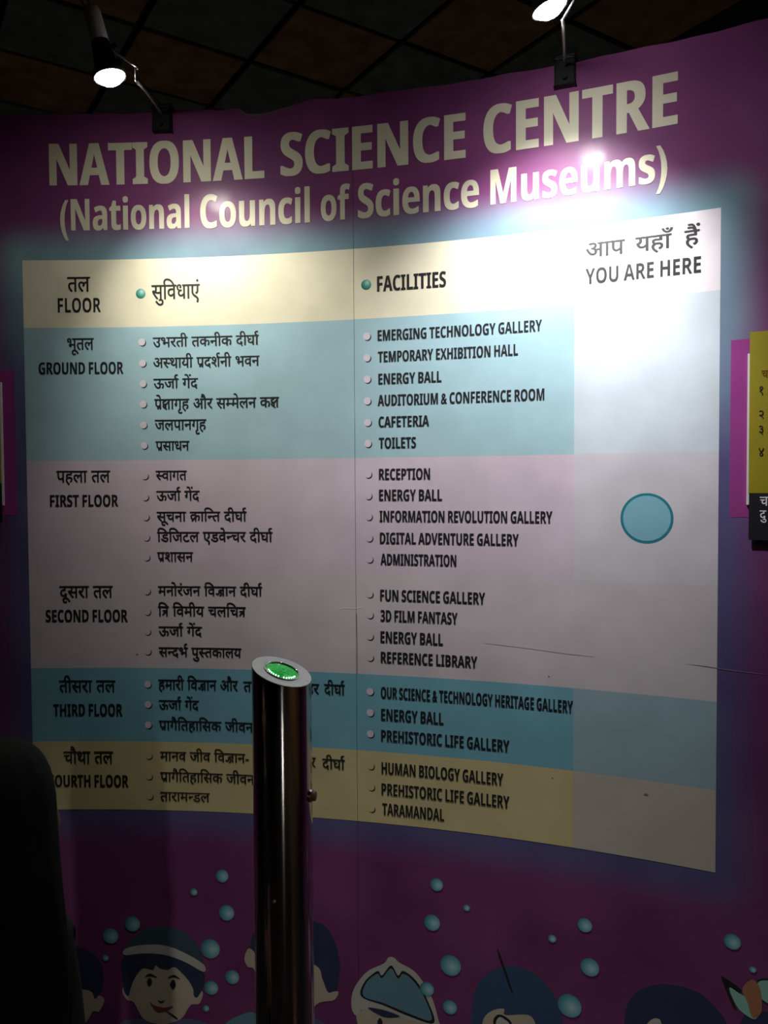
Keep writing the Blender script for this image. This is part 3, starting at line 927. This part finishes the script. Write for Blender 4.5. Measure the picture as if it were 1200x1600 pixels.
def notice(sb0, sb1, sy0, sy1, ztop, zmid, zbot, label):
    root = empty('notice_board', wall((sb0 + sb1) / 2, zbot, 0.0), label, 'notice', 'yellow and black notices beside the table')
    curved_board('backing_board', sb0, sb1, 1.455, 1.776, 0.0002, 0.006, M['white_board'], root)
    curved_board('yellow_sheet', sy0, sy1, zmid, ztop, 0.006, 0.008, M['yellow'], root)
    curved_board('black_sheet', sy0 + 0.001, sy1, zbot, zmid, 0.006, 0.0082, M['black_poster'], root)
    return root

nr = notice(1.6775, 2.03, 1.6815, 2.035, 1.8205, 1.480, 1.380,
            'yellow and black notice with numbered Hindi lines on the side of the blue circle')
nl = notice(-0.511, -0.1575, -0.516, -0.1615, 1.79, 1.513, 1.412,
            'yellow and black notice with a white edge beside the GROUND FLOOR row')
def note_text(glyphs, s0, z, h, ref, mat, cond=0.8):
    lo = min(x for v, f in glyphs for x, y in v)
    hi = max(x for v, f in glyphs for x, y in v)
    letter_line('lettering', glyphs, s0, s0 + (hi - lo) * h / ref * cond, z, h, ref, mat, nr, 0.0086, bold=((0.02, 0),))
for txt, z in (('\u0967.', 1.688), ('\u0968.', 1.637), ('\u0969.', 1.605), ('\u096a.', 1.558)):
    pen, gl = 0.0, []
    for c in txt:
        v, f, adv = GLYPH[c]
        gl.append(([(x + pen + (0.25 if c == '.' else 0), y) for x, y in v], f))
        pen += adv
    note_text(gl, 1.7005, z, 0.017, HEAD, M['ink'])
note_text(shape_hindi('\u091a'), 1.704, 1.723, 0.015, HEAD, M['faded'])
note_text(shape_hindi('\u091a'), 1.7035, 1.453, 0.019, HEAD, M['white_ink'])
note_text(shape_hindi('\u0926\u0941'), 1.7035, 1.425, 0.018, HEAD, M['white_ink'])

# ------------------------------------------------------------------ clip-on spotlights
def spotlight(spec):
    s = spec['clip_s']
    lens = Vector(spec['lens'])
    ax = Vector(spec['axis']).normalized()
    inw, along = wall_in(s), wall_along(s)
    zt = top_at(s)
    root = empty('clip_spotlight', wall(s, zt, 0.0), spec['label'], 'spotlight', 'spotlights clipped to the top of the wall')
    upv = Vector((0, 0, 1))
    axes = (along, inw, upv)
    # saddle clip: front plate, top plate and back plate
    bm = box(wall(s, zt - 0.024, 0.010), (0.046, 0.018, 0.062), axes, 0.003)
    for q in (box(wall(s, zt + 0.006, -0.008), (0.046, 0.054, 0.010), axes, 0.002),
              box(wall(s, zt - 0.020, -0.028), (0.046, 0.014, 0.050), axes, 0.002)):
        me = bpy.data.meshes.new('tmp'); q.to_mesh(me); q.free(); bm.from_mesh(me); bpy.data.meshes.remove(me)
    clip = bm_obj('clip', bm, M['black'], root)
    bm_obj('clamp_screw', lathe([(0, 0.012), (0.006, 0.012), (0.006, 0.0), (0.004, -0.004), (0, -0.004)],
                                wall(s, zt - 0.040, 0.019), inw, 14), M['black'], clip)
    back = -ax
    hub = lens + along * spec['hub'][0] + back * spec['hub'][1] - inw * spec['hub'][2]
    start = wall(s, zt - 0.012, 0.018)
    mid = start.lerp(hub, 0.7) + Vector((0, 0, 0.004))
    bm_obj('arm', tube([start, start.lerp(mid, 0.5) + Vector((0, 0, 0.002)), mid, hub], 0.0032, 10), M['rod'], root, True)
    # head: dark flared housing, grey rear barrel, rim and glowing lens
    bm_obj('housing', lathe([(0.0, 0.075), (0.018, 0.075), (0.020, 0.060), (0.024, 0.030), (0.0325, 0.006), (0.034, 0.0),
                             (0.0325, -0.001), (0.031, 0.003), (0.0, 0.004)], lens, back, 36), M['black'], root, True)
    bm_obj('barrel', lathe([(0.0, 0.150), (0.010, 0.150), (0.0155, 0.146), (0.0175, 0.138), (0.0185, 0.074), (0.0, 0.074)], lens, back, 32), M['grey'], root, True)
    ring = bm_obj('rim', lathe([(0.0345, 0.006), (0.036, 0.002), (0.0345, -0.003), (0.0315, -0.002), (0.0315, 0.002)], lens, back, 36), M['black'], root, True)
    bm_obj('lens', lathe([(0.0, -0.017), (0.010, -0.016), (0.019, -0.0125), (0.026, -0.007), (0.0305, 0.0), (0.030, 0.003), (0.0, 0.003)], lens, back, 36),
           glow('lamp_glass', spec['color'], spec['glow']), root, True)
    # yoke: a flat bent plate from the joint beside the housing, with a wing nut
    side = along - ax * along.dot(ax)
    side.normalize()
    fr = side.cross(ax).normalized()
    a0 = lens + back * 0.046 + side * 0.024
    a1 = lens + back * 0.002 + side * 0.060
    d = (a1 - a0).normalized()
    w = fr
    yoke = bm_obj('yoke', box((a0 + a1) / 2, ((a1 - a0).length + 0.008, 0.016, 0.0026), (d, w, d.cross(w)), 0.0008), M['grey'], root)
    bm_obj('wing_nut', box(a0 + back * 0.006, (0.004, 0.004, 0.016), (side, fr, back), 0.001), M['rod'], yoke)
    bm_obj('link', tube([a1, hub], 0.0028, 8), M['black'], root, True)
    bm_obj('joint', lathe([(0, -0.004), (0.007, -0.004), (0.007, 0.030), (0, 0.030)], lens + back * 0.055 + side * 0.002, side, 16), M['black'], root, True)
    bm_obj('cable', tube([lens + back * 0.149, lens + back * 0.165 + inw * 0.012, lens + back * 0.15 + inw * 0.03 - along * 0.01,
                          lens + back * 0.10 - inw * 0.06, wall(s, zt + 0.012, -0.01)], 0.0016, 8), M['black'], root, True)
    ld = bpy.data.lights.new('spot_beam', 'SPOT')
    ld.energy = spec['watts']
    ld.color = spec['color']
    ld.spot_size = math.radians(spec['cone'])
    ld.spot_blend = 1.0
    ld.shadow_soft_size = 0.022
    lo = bpy.data.objects.new('spot_beam', ld)
    COL.objects.link(lo)
    lo.parent = root
    pos = lens + ax * 0.020
    lo.location = pos - origin_of(root)
    aim = Vector(spec['aim']) - pos
    lo.rotation_euler = aim.to_track_quat('-Z', 'Y').to_euler()
    return root

for spec in LAMPS:
    spotlight(spec)

# ------------------------------------------------------------------ steel post with the green light
def steel(name, rough, aniso):
    m, nt, b = new_mat(name)
    b.inputs['Base Color'].default_value = (0.60, 0.57, 0.54, 1)
    b.inputs['Metallic'].default_value = 1.0
    b.inputs['Roughness'].default_value = rough
    b.inputs['Anisotropic'].default_value = aniso
    tg = nt.nodes.new('ShaderNodeTangent')
    tg.direction_type = 'RADIAL'
    tg.axis = 'Z'
    nt.links.new(tg.outputs['Tangent'], b.inputs['Tangent'])
    return m

PX, PY, PR, PZ = -0.1690, 1.262, 0.0483, 1.197
post = empty('steel_post', (PX, PY, 0.0), 'polished steel post with slanted top and round green light', 'post')
def slant(x, y):
    return PZ - 0.31 * x + 0.19 * y
steel_tube = steel('polished_steel', 0.10, 0.5)
seg = 96
verts, faces = [], []
def post_wall(r, lo, flip):
    """one smooth wall of the tube, its vertices not shared with the rim so that its shading stays upright"""
    n0 = len(verts)
    for k in range(seg):
        t = 2 * math.pi * k / seg
        x, y = r * math.cos(t), r * math.sin(t)
        verts.append((PX + x, PY + y, lo))
        verts.append((PX + x, PY + y, slant(x, y)))
    for k in range(seg):
        a, b_ = n0 + 2 * k, n0 + 2 * ((k + 1) % seg)
        q = (a, b_, b_ + 1, a + 1)
        faces.append(q[::-1] if flip else q)
post_wall(PR, 0.0, False)
post_wall(PR - 0.002, 0.0, True)
n0 = len(verts)
for r in (PR, PR - 0.002):
    for k in range(seg):
        t = 2 * math.pi * k / seg
        verts.append((PX + r * math.cos(t), PY + r * math.sin(t), slant(r * math.cos(t), r * math.sin(t))))
for k in range(seg):
    k2 = (k + 1) % seg
    faces.append((n0 + k, n0 + k2, n0 + seg + k2, n0 + seg + k))
tb = mesh_obj('tube', verts, faces, steel_tube, post, True)
nrm = Vector((0.31, -0.19, 1)).normalized()
ctr = Vector((PX, PY, PZ))
ux = Vector((1, 0, -0.31)).normalized()
uy = nrm.cross(ux)
def slant_disc(rings, n=64):
    """rings: (radius in plan, lift along the slanted normal)"""
    vs_, fs_ = [], []
    for r, l in rings:
        for k in range(n):
            t = 2 * math.pi * k / n
            x, y = r * math.cos(t), r * math.sin(t)
            vs_.append(Vector((PX + x, PY + y, slant(x, y))) + nrm * l)
    for i in range(len(rings) - 1):
        for k in range(n):
            k2 = (k + 1) % n
            fs_.append((i * n + k, i * n + k2, (i + 1) * n + k2, (i + 1) * n + k))
    return vs_, fs_
v, f = slant_disc([(PR * 0.985, -0.003), (PR * 1.0, 0.0004), (PR * 0.99, 0.0012), (PR * 0.60, 0.0012), (PR * 0.58, 0.0), (PR * 0.57, -0.006)])
mesh_obj('top_plate', v, f, plain('brushed_plate', (0.62, 0.60, 0.60), 0.42, metal=0.75, var=0.06, scale=40), post)
v, f = slant_disc([(PR * 0.60, 0.0012), (PR * 0.60, 0.0026), (PR * 0.56, 0.0028), (PR * 0.545, 0.0006)])
mesh_obj('lamp_ring', v, f, steel_tube, post, True)
v, f = slant_disc([(PR * 0.56, 0.0), (PR * 0.48, 0.0018), (PR * 0.34, 0.0032), (PR * 0.18, 0.0040), (PR * 0.02, 0.0042)])
f.append(tuple(range(4 * 64, 5 * 64)))
gm, nt, gb = new_mat('green_lamp_glass')
gb.inputs['Base Color'].default_value = (0.0, 0.22, 0.03, 1)
gb.inputs['Roughness'].default_value = 0.15
geo = nt.nodes.new('ShaderNodeNewGeometry')
vor = nt.nodes.new('ShaderNodeTexVoronoi')
vor.inputs['Scale'].default_value = 260
rampg = nt.nodes.new('ShaderNodeValToRGB')
rampg.color_ramp.elements[0].color = (0.0, 0.55, 0.03, 1)
rampg.color_ramp.elements[1].color = (0.0, 0.10, 0.01, 1)
rampg.color_ramp.elements[1].position = 0.75
nt.links.new(geo.outputs['Position'], vor.inputs['Vector'])
nt.links.new(vor.outputs['Distance'], rampg.inputs['Fac'])
nt.links.new(rampg.outputs['Color'], gb.inputs['Emission Color'])
gb.inputs['Emission Strength'].default_value = 0.9
lens_o = mesh_obj('green_lens', v, f, gm, post, True)
lens_o['label'] = 'glowing green lens'
led_mat = glow('green_led', (0.45, 1.0, 0.62), 5.0)
led_me = None
for k in range(13):
    t = math.radians(-152 + 11.0 * k)
    if k in (6,):
        continue
    r = PR * 0.47
    x, y = r * math.cos(t), r * math.sin(t)
    c = Vector((PX + x, PY + y, slant(x, y))) + nrm * 0.0022
    if led_me is None:
        bm = bmesh.new()
        bmesh.ops.create_uvsphere(bm, u_segments=10, v_segments=6, radius=0.0012)
        led_me = bpy.data.meshes.new('led')
        bm.to_mesh(led_me)
        bm.free()
        led_me.materials.append(led_mat)
    o = bpy.data.objects.new('led', led_me)
    COL.objects.link(o)
    o.parent = lens_o
    o.location = c - origin_of(post)
# push button on the side, screw on the front, flange on the floor
bz = 1.5 - 0.504
bdir = Vector((1, -0.25, 0)).normalized()
bb = Vector((PX, PY, bz)) + bdir * (PR - 0.002)
btn = bm_obj('button_collar', lathe([(0.0, 0.0), (0.0105, 0.0), (0.0105, 0.004), (0.009, 0.005), (0.0, 0.005)], bb, bdir, 24), steel_tube, post, True)
bm_obj('button', lathe([(0.008, 0.004), (0.008, 0.0095), (0.0072, 0.0105), (0.0, 0.0108)], bb, bdir, 24),
       plain('button_brown', (0.28, 0.12, 0.07), 0.35), post, True)
sdir = Vector((-0.21, -1, 0)).normalized()
sb = Vector((PX, PY, 1.5 - 0.66)) + sdir * (PR - 0.0005)
bm_obj('screw', lathe([(0.004, 0.0), (0.004, 0.001), (0.0025, 0.0021), (0.0, 0.0024)], sb, sdir, 16), M['rod'], post, True)
bm_obj('floor_flange', lathe([(PR, 0.022), (PR + 0.006, 0.020), (0.085, 0.012), (0.090, 0.006), (0.090, 0.0), (0.0, 0.0)], (PX, PY, 0), (0, 0, 1), 48), steel_tube, post, True)

# ------------------------------------------------------------------ the child standing beside the camera, seen from behind
def skin_body(name, joints, bones, mat, parent, root_joint, sub=2):
    me = bpy.data.meshes.new(name)
    names = list(joints)
    off = origin_of(parent)
    me.from_pydata([Vector(joints[k][:3]) for k in names], [(names.index(a), names.index(b_)) for a, b_ in bones], [])
    o = add_obj(name, me, mat, parent)
    sk = o.modifiers.new('skin', 'SKIN')
    sk.use_smooth_shade = True
    for i, k in enumerate(names):
        r = joints[k][3]
        d = me.skin_vertices[0].data[i]
        d.radius = r if isinstance(r, tuple) else (r, r)
        d.use_root = (k == root_joint)
    ss = o.modifiers.new('subdivision', 'SUBSURF')
    ss.levels = ss.render_levels = sub
    return o

KX, KY = -0.528, 1.03
child = empty('person', (KX, KY, 0.0), 'small person with long dark hair in dark clothes, seen from behind', 'person')
skin_mat = plain('skin', (0.20, 0.11, 0.075), 0.55, var=0.06, scale=30)
hair_mat = plain('black_hair', (0.006, 0.005, 0.005), 0.8, var=0.3, scale=80, spec=0.15)
shirt_mat = plain('dark_shirt', (0.010, 0.010, 0.013), 0.9, var=0.2, scale=50)
jeans_mat = plain('dark_trousers', (0.012, 0.014, 0.022), 0.85, var=0.2, scale=60)
shoe_mat = plain('dark_shoes', (0.02, 0.02, 0.02), 0.6)
J = {'pelvis': (0, 0, 0.58, (0.084, 0.072)), 'waist': (0, 0, 0.68, (0.076, 0.064)), 'chest': (0, 0, 0.80, (0.080, 0.066)),
     'upper': (0, 0.0, 0.885, (0.062, 0.052)), 'neck': (0, 0.003, 0.945, (0.036, 0.036)), 'jaw': (0, 0.022, 1.000, (0.055, 0.062)),
     'skull': (0, 0.012, 1.070, (0.064, 0.076)), 'crown': (0, 0.004, 1.112, (0.042, 0.048))}
B = [('pelvis', 'waist'), ('waist', 'chest'), ('chest', 'upper'), ('upper', 'neck'), ('neck', 'jaw'), ('jaw', 'skull'), ('skull', 'crown')]
for sgn, tag in ((1, 'r'), (-1, 'l')):
    J.update({'sh' + tag: (sgn * 0.072, 0, 0.872, 0.031), 'el' + tag: (sgn * 0.092, 0.0, 0.70, 0.025), 'wr' + tag: (sgn * 0.100, 0.035, 0.545, 0.021),
              'pa' + tag: (sgn * 0.100, 0.045, 0.505, (0.017, 0.028)), 'hip' + tag: (sgn * 0.060, 0, 0.535, 0.068), 'kn' + tag: (sgn * 0.065, 0.008, 0.30, 0.046),
              'an' + tag: (sgn * 0.068, -0.005, 0.065, 0.030), 'to' + tag: (sgn * 0.074, 0.10, 0.028, 0.026)})
    B += [('upper', 'sh' + tag), ('sh' + tag, 'el' + tag), ('el' + tag, 'wr' + tag), ('wr' + tag, 'pa' + tag),
          ('pelvis', 'hip' + tag), ('hip' + tag, 'kn' + tag), ('kn' + tag, 'an' + tag), ('an' + tag, 'to' + tag)]
    for q, (dy, ln) in enumerate(((-0.018, 0.044), (-0.006, 0.052), (0.007, 0.050), (0.019, 0.040))):
        a, b2, c2 = ('f%d%s%d' % (q, tag, w_) for w_ in range(3))
        J[a] = (sgn * 0.100, 0.048 + dy, 0.484, 0.0068)
        J[b2] = (sgn * 0.096, 0.052 + dy, 0.484 - ln * 0.55, 0.0062)
        J[c2] = (sgn * 0.088, 0.055 + dy, 0.484 - ln, 0.0052)
        B += [('pa' + tag, a), (a, b2), (b2, c2)]
    J['t0' + tag] = (sgn * 0.091, 0.072, 0.500, 0.0075)
    J['t1' + tag] = (sgn * 0.085, 0.083, 0.472, 0.0060)
    B += [('pa' + tag, 't0' + tag), ('t0' + tag, 't1' + tag)]
skin_body('body', J, B, skin_mat, child, 'pelvis')
# face
def ell(name, c, r, mat, parent):
    bm = bmesh.new()
    bmesh.ops.create_uvsphere(bm, u_segments=20, v_segments=14, radius=1.0)
    for q in bm.verts:
        q.co = Vector((q.co.x * r[0] + c[0] + KX, q.co.y * r[1] + c[1] + KY, q.co.z * r[2] + c[2]))
    return bm_obj(name, bm, mat, parent, True)
for sg in (-1, 1):
    ell('eye', (sg * 0.026, 0.080, 1.048), (0.011, 0.009, 0.007), plain('eye_dark', (0.02, 0.015, 0.012), 0.2), child)
    ell('ear', (sg * 0.068, 0.030, 1.035), (0.008, 0.016, 0.022), skin_mat, child)
ell('nose', (0, 0.091, 1.028), (0.010, 0.012, 0.014), skin_mat, child)
ell('mouth', (0, 0.080, 1.000), (0.020, 0.008, 0.005), plain('lips', (0.22, 0.07, 0.06), 0.5), child)
# hair: cap and long fall down the back, lofted from rings that stay open at the face
rings = [(1.1620, 0.004, 0.004, 0.004), (1.1595, 0.004, 0.024, 0.025), (1.151, 0.003, 0.044, 0.047), (1.136, 0.002, 0.060, 0.066), (1.112, 0.0, 0.074, 0.083),
         (1.080, -0.004, 0.081, 0.093), (1.040, -0.010, 0.084, 0.094), (0.985, -0.020, 0.094, 0.086), (0.930, -0.030, 0.106, 0.074), (0.870, -0.038, 0.116, 0.064),
         (0.800, -0.046, 0.116, 0.055), (0.740, -0.050, 0.106, 0.046), (0.690, -0.052, 0.085, 0.038), (0.650, -0.052, 0.05, 0.028)]
n = 40
verts, faces = [], []
rnd = [random.uniform(-1, 1) for _ in range(n)]
for i, (z, yc, rx, ry) in enumerate(rings):
    for k in range(n):
        t = 2 * math.pi * k / n
        w = 1 + 0.025 * rnd[k] * min(1, i / 4)
        y = math.sin(t) * ry * w
        if z < 1.10 and y > 0.045:                              # swept back from the face
            y = 0.045 + (y - 0.045) * 0.12
        verts.append((KX + math.cos(t) * rx * w, KY + yc + y, z))
for i in range(len(rings) - 1):
    for k in range(n):
        k2 = (k + 1) % n
        faces.append((i * n + k, (i + 1) * n + k, (i + 1) * n + k2, i * n + k2))
faces.append(tuple(range(n))[::-1])
faces.append(tuple(range((len(rings) - 1) * n, len(rings) * n)))
hr = mesh_obj('hair', verts, faces, hair_mat, child, True)
ssm = hr.modifiers.new('subdivision', 'SUBSURF')
ssm.levels = ssm.render_levels = 1
# clothes follow the body with a little ease
S = {'a': (0, 0, 0.545, (0.100, 0.086)), 'b': (0, 0, 0.68, (0.090, 0.078)), 'c': (0, 0, 0.80, (0.094, 0.080)), 'd': (0, 0, 0.885, (0.078, 0.066)), 'e': (0, 0.002, 0.940, (0.056, 0.054))}
SB = [('a', 'b'), ('b', 'c'), ('c', 'd'), ('d', 'e')]
T = {'a': (0, 0, 0.60, (0.108, 0.086)), 'b': (0, 0, 0.555, (0.108, 0.088))}
TB = [('a', 'b')]
for sg, tag in ((1, 'r'), (-1, 'l')):
    S.update({'s' + tag: (sg * 0.070, 0, 0.874, 0.042), 'm' + tag: (sg * 0.080, 0, 0.79, 0.037), 'q' + tag: (sg * 0.088, 0, 0.700, 0.037)})
    SB += [('d', 's' + tag), ('s' + tag, 'm' + tag), ('m' + tag, 'q' + tag)]
    T.update({'h' + tag: (sg * 0.060, 0, 0.50, 0.080), 'k' + tag: (sg * 0.065, 0.008, 0.30, 0.060), 'f' + tag: (sg * 0.068, -0.004, 0.085, 0.052)})
    TB += [('b', 'h' + tag), ('h' + tag, 'k' + tag), ('k' + tag, 'f' + tag)]
skin_body('shirt', S, SB, shirt_mat, child, 'a')
skin_body('trousers', T, TB, jeans_mat, child, 'a')
for sg in (-1, 1):
    bm = bmesh.new()
    bmesh.ops.create_uvsphere(bm, u_segments=24, v_segments=14, radius=1.0)
    for q in bm.verts:
        c = q.co.copy()
        q.co = Vector((KX + sg * 0.072 + c.x * (0.036 + 0.006 * c.y), KY + 0.045 + c.y * 0.098, max(0.0, 0.026 + c.z * (0.042 - 0.012 * c.y))))
    bm_obj('shoe', bm, shoe_mat, child, True)

# ------------------------------------------------------------------ added lamps out of view, for ceiling light and post reflections
opal_mat = glow('opal_glass', (1.0, 0.95, 0.88), 6.0)
def added_globe_lamp(loc, radius, watts, color, label, aim=None):
    """added opal globe on a black stand, out of view"""
    x, y, z = loc
    root = empty('added_globe_lamp', (x, y, 0.0), label, 'lamp')
    bm_obj('stand', lathe([(0.0, 0.0), (0.16, 0.0), (0.16, 0.02), (0.03, 0.035), (0.018, 0.06), (0.018, z - radius - 0.03), (0.05, z - radius - 0.02),
                           (0.05, z - radius + 0.02), (0.0, z - radius + 0.02)], (x, y, 0), (0, 0, 1), 28), M['black'], root, True)
    prof = [(max(1e-7, radius * math.sin(math.pi * k / 14)), z - radius * math.cos(math.pi * k / 14)) for k in range(15)]
    prof[0] = (0.0, z - radius)
    prof[-1] = (0.0, z + radius)
    bm_obj('opal_globe', lathe(prof, (x, y, 0), (0, 0, 1), 28), opal_mat, root, True)
    ld = bpy.data.lights.new('added_globe_light', 'SPOT' if aim else 'POINT')
    if aim:                                                   # narrow beam on the floor, added for the streak on the post
        ld.spot_size = math.radians(26)
        ld.spot_blend = 0.4
    ld.energy = watts
    ld.color = color
    ld.shadow_soft_size = radius
    lo = bpy.data.objects.new('added_globe_light', ld)
    COL.objects.link(lo)
    lo.parent = root
    lo.location = (0, 0, z + radius * 2.2)
    if aim:
        lo.rotation_euler = (Vector(aim) - Vector((x, y, z + radius * 2.2))).to_track_quat('-Z', 'Y').to_euler()
added_globe_lamp((1.1, -8.2, 2.0), 0.11, 400.0, (1.0, 0.95, 0.90), 'added opal globe lamp on a tall stand far across the hall, unseen, for the streak on the post', aim=(0.25, -2.0, 0.0))  # added to put the bright streak on the post
added_globe_lamp((-1.6, 4.6, 1.5), 0.12, 1.3, (1.0, 0.88, 0.75), 'added opal globe lamp, unseen, lighting the ceiling from behind the half of the curved wall under the dimmer spotlight')  # added out of sight to brighten the ceiling
added_globe_lamp((0.9, 4.4, 1.5), 0.12, 1.3, (1.0, 0.88, 0.75), 'added opal globe lamp, unseen, lighting the ceiling from behind the half of the curved wall under the brighter spotlight')  # second added lamp for the ceiling, hidden by the wall

# wall washer, added to light the brown wall mirrored in the post
wl = Vector((1.86, -1.25, 2.55))
washer = empty('added_wall_lamp', (X1, wl.y, wl.z), 'added black wall lamp, unseen, lighting the brown wall for the post reflection', 'lamp')
bm_obj('wall_plate', lathe([(0, 0), (0.05, 0), (0.05, 0.012), (0.045, 0.016), (0, 0.016)], (X1, wl.y, wl.z + 0.06), (-1, 0, 0), 24), M['black'], washer, True)
bm_obj('arm', tube([(X1 - 0.01, wl.y, wl.z + 0.06), (X1 - 0.2, wl.y, wl.z + 0.11), (wl.x, wl.y, wl.z + 0.06)], 0.008, 10), M['black'], washer, True)
bm_obj('shade', lathe([(0.0, 0.085), (0.03, 0.08), (0.045, 0.04), (0.06, 0.0), (0.057, 0.0), (0.042, 0.038), (0.027, 0.07), (0.0, 0.075)], wl, (0, 0, 1), 28), M['black'], washer, True)
bm_obj('bulb', lathe([(0.0, 0.0), (0.016, 0.005), (0.022, 0.02), (0.016, 0.038), (0.010, 0.06), (0.0, 0.06)], wl + Vector((0, 0, 0.012)), (0, 0, 1), 20),
       glow('warm_bulb', (1.0, 0.8, 0.55), 8.0), washer, True)
ld = bpy.data.lights.new('added_wall_light', 'SPOT')
ld.energy = 110.0
ld.color = (1.0, 0.82, 0.58)
ld.spot_size = math.radians(80)
ld.spot_blend = 0.7
ld.shadow_soft_size = 0.02
lo = bpy.data.objects.new('added_wall_light', ld)
COL.objects.link(lo)
lo.parent = washer
lo.location = wl + Vector((0, 0, -0.005)) - origin_of(washer)
lo.rotation_euler = Vector((0.12, 0.0, -1)).to_track_quat('-Z', 'Y').to_euler()
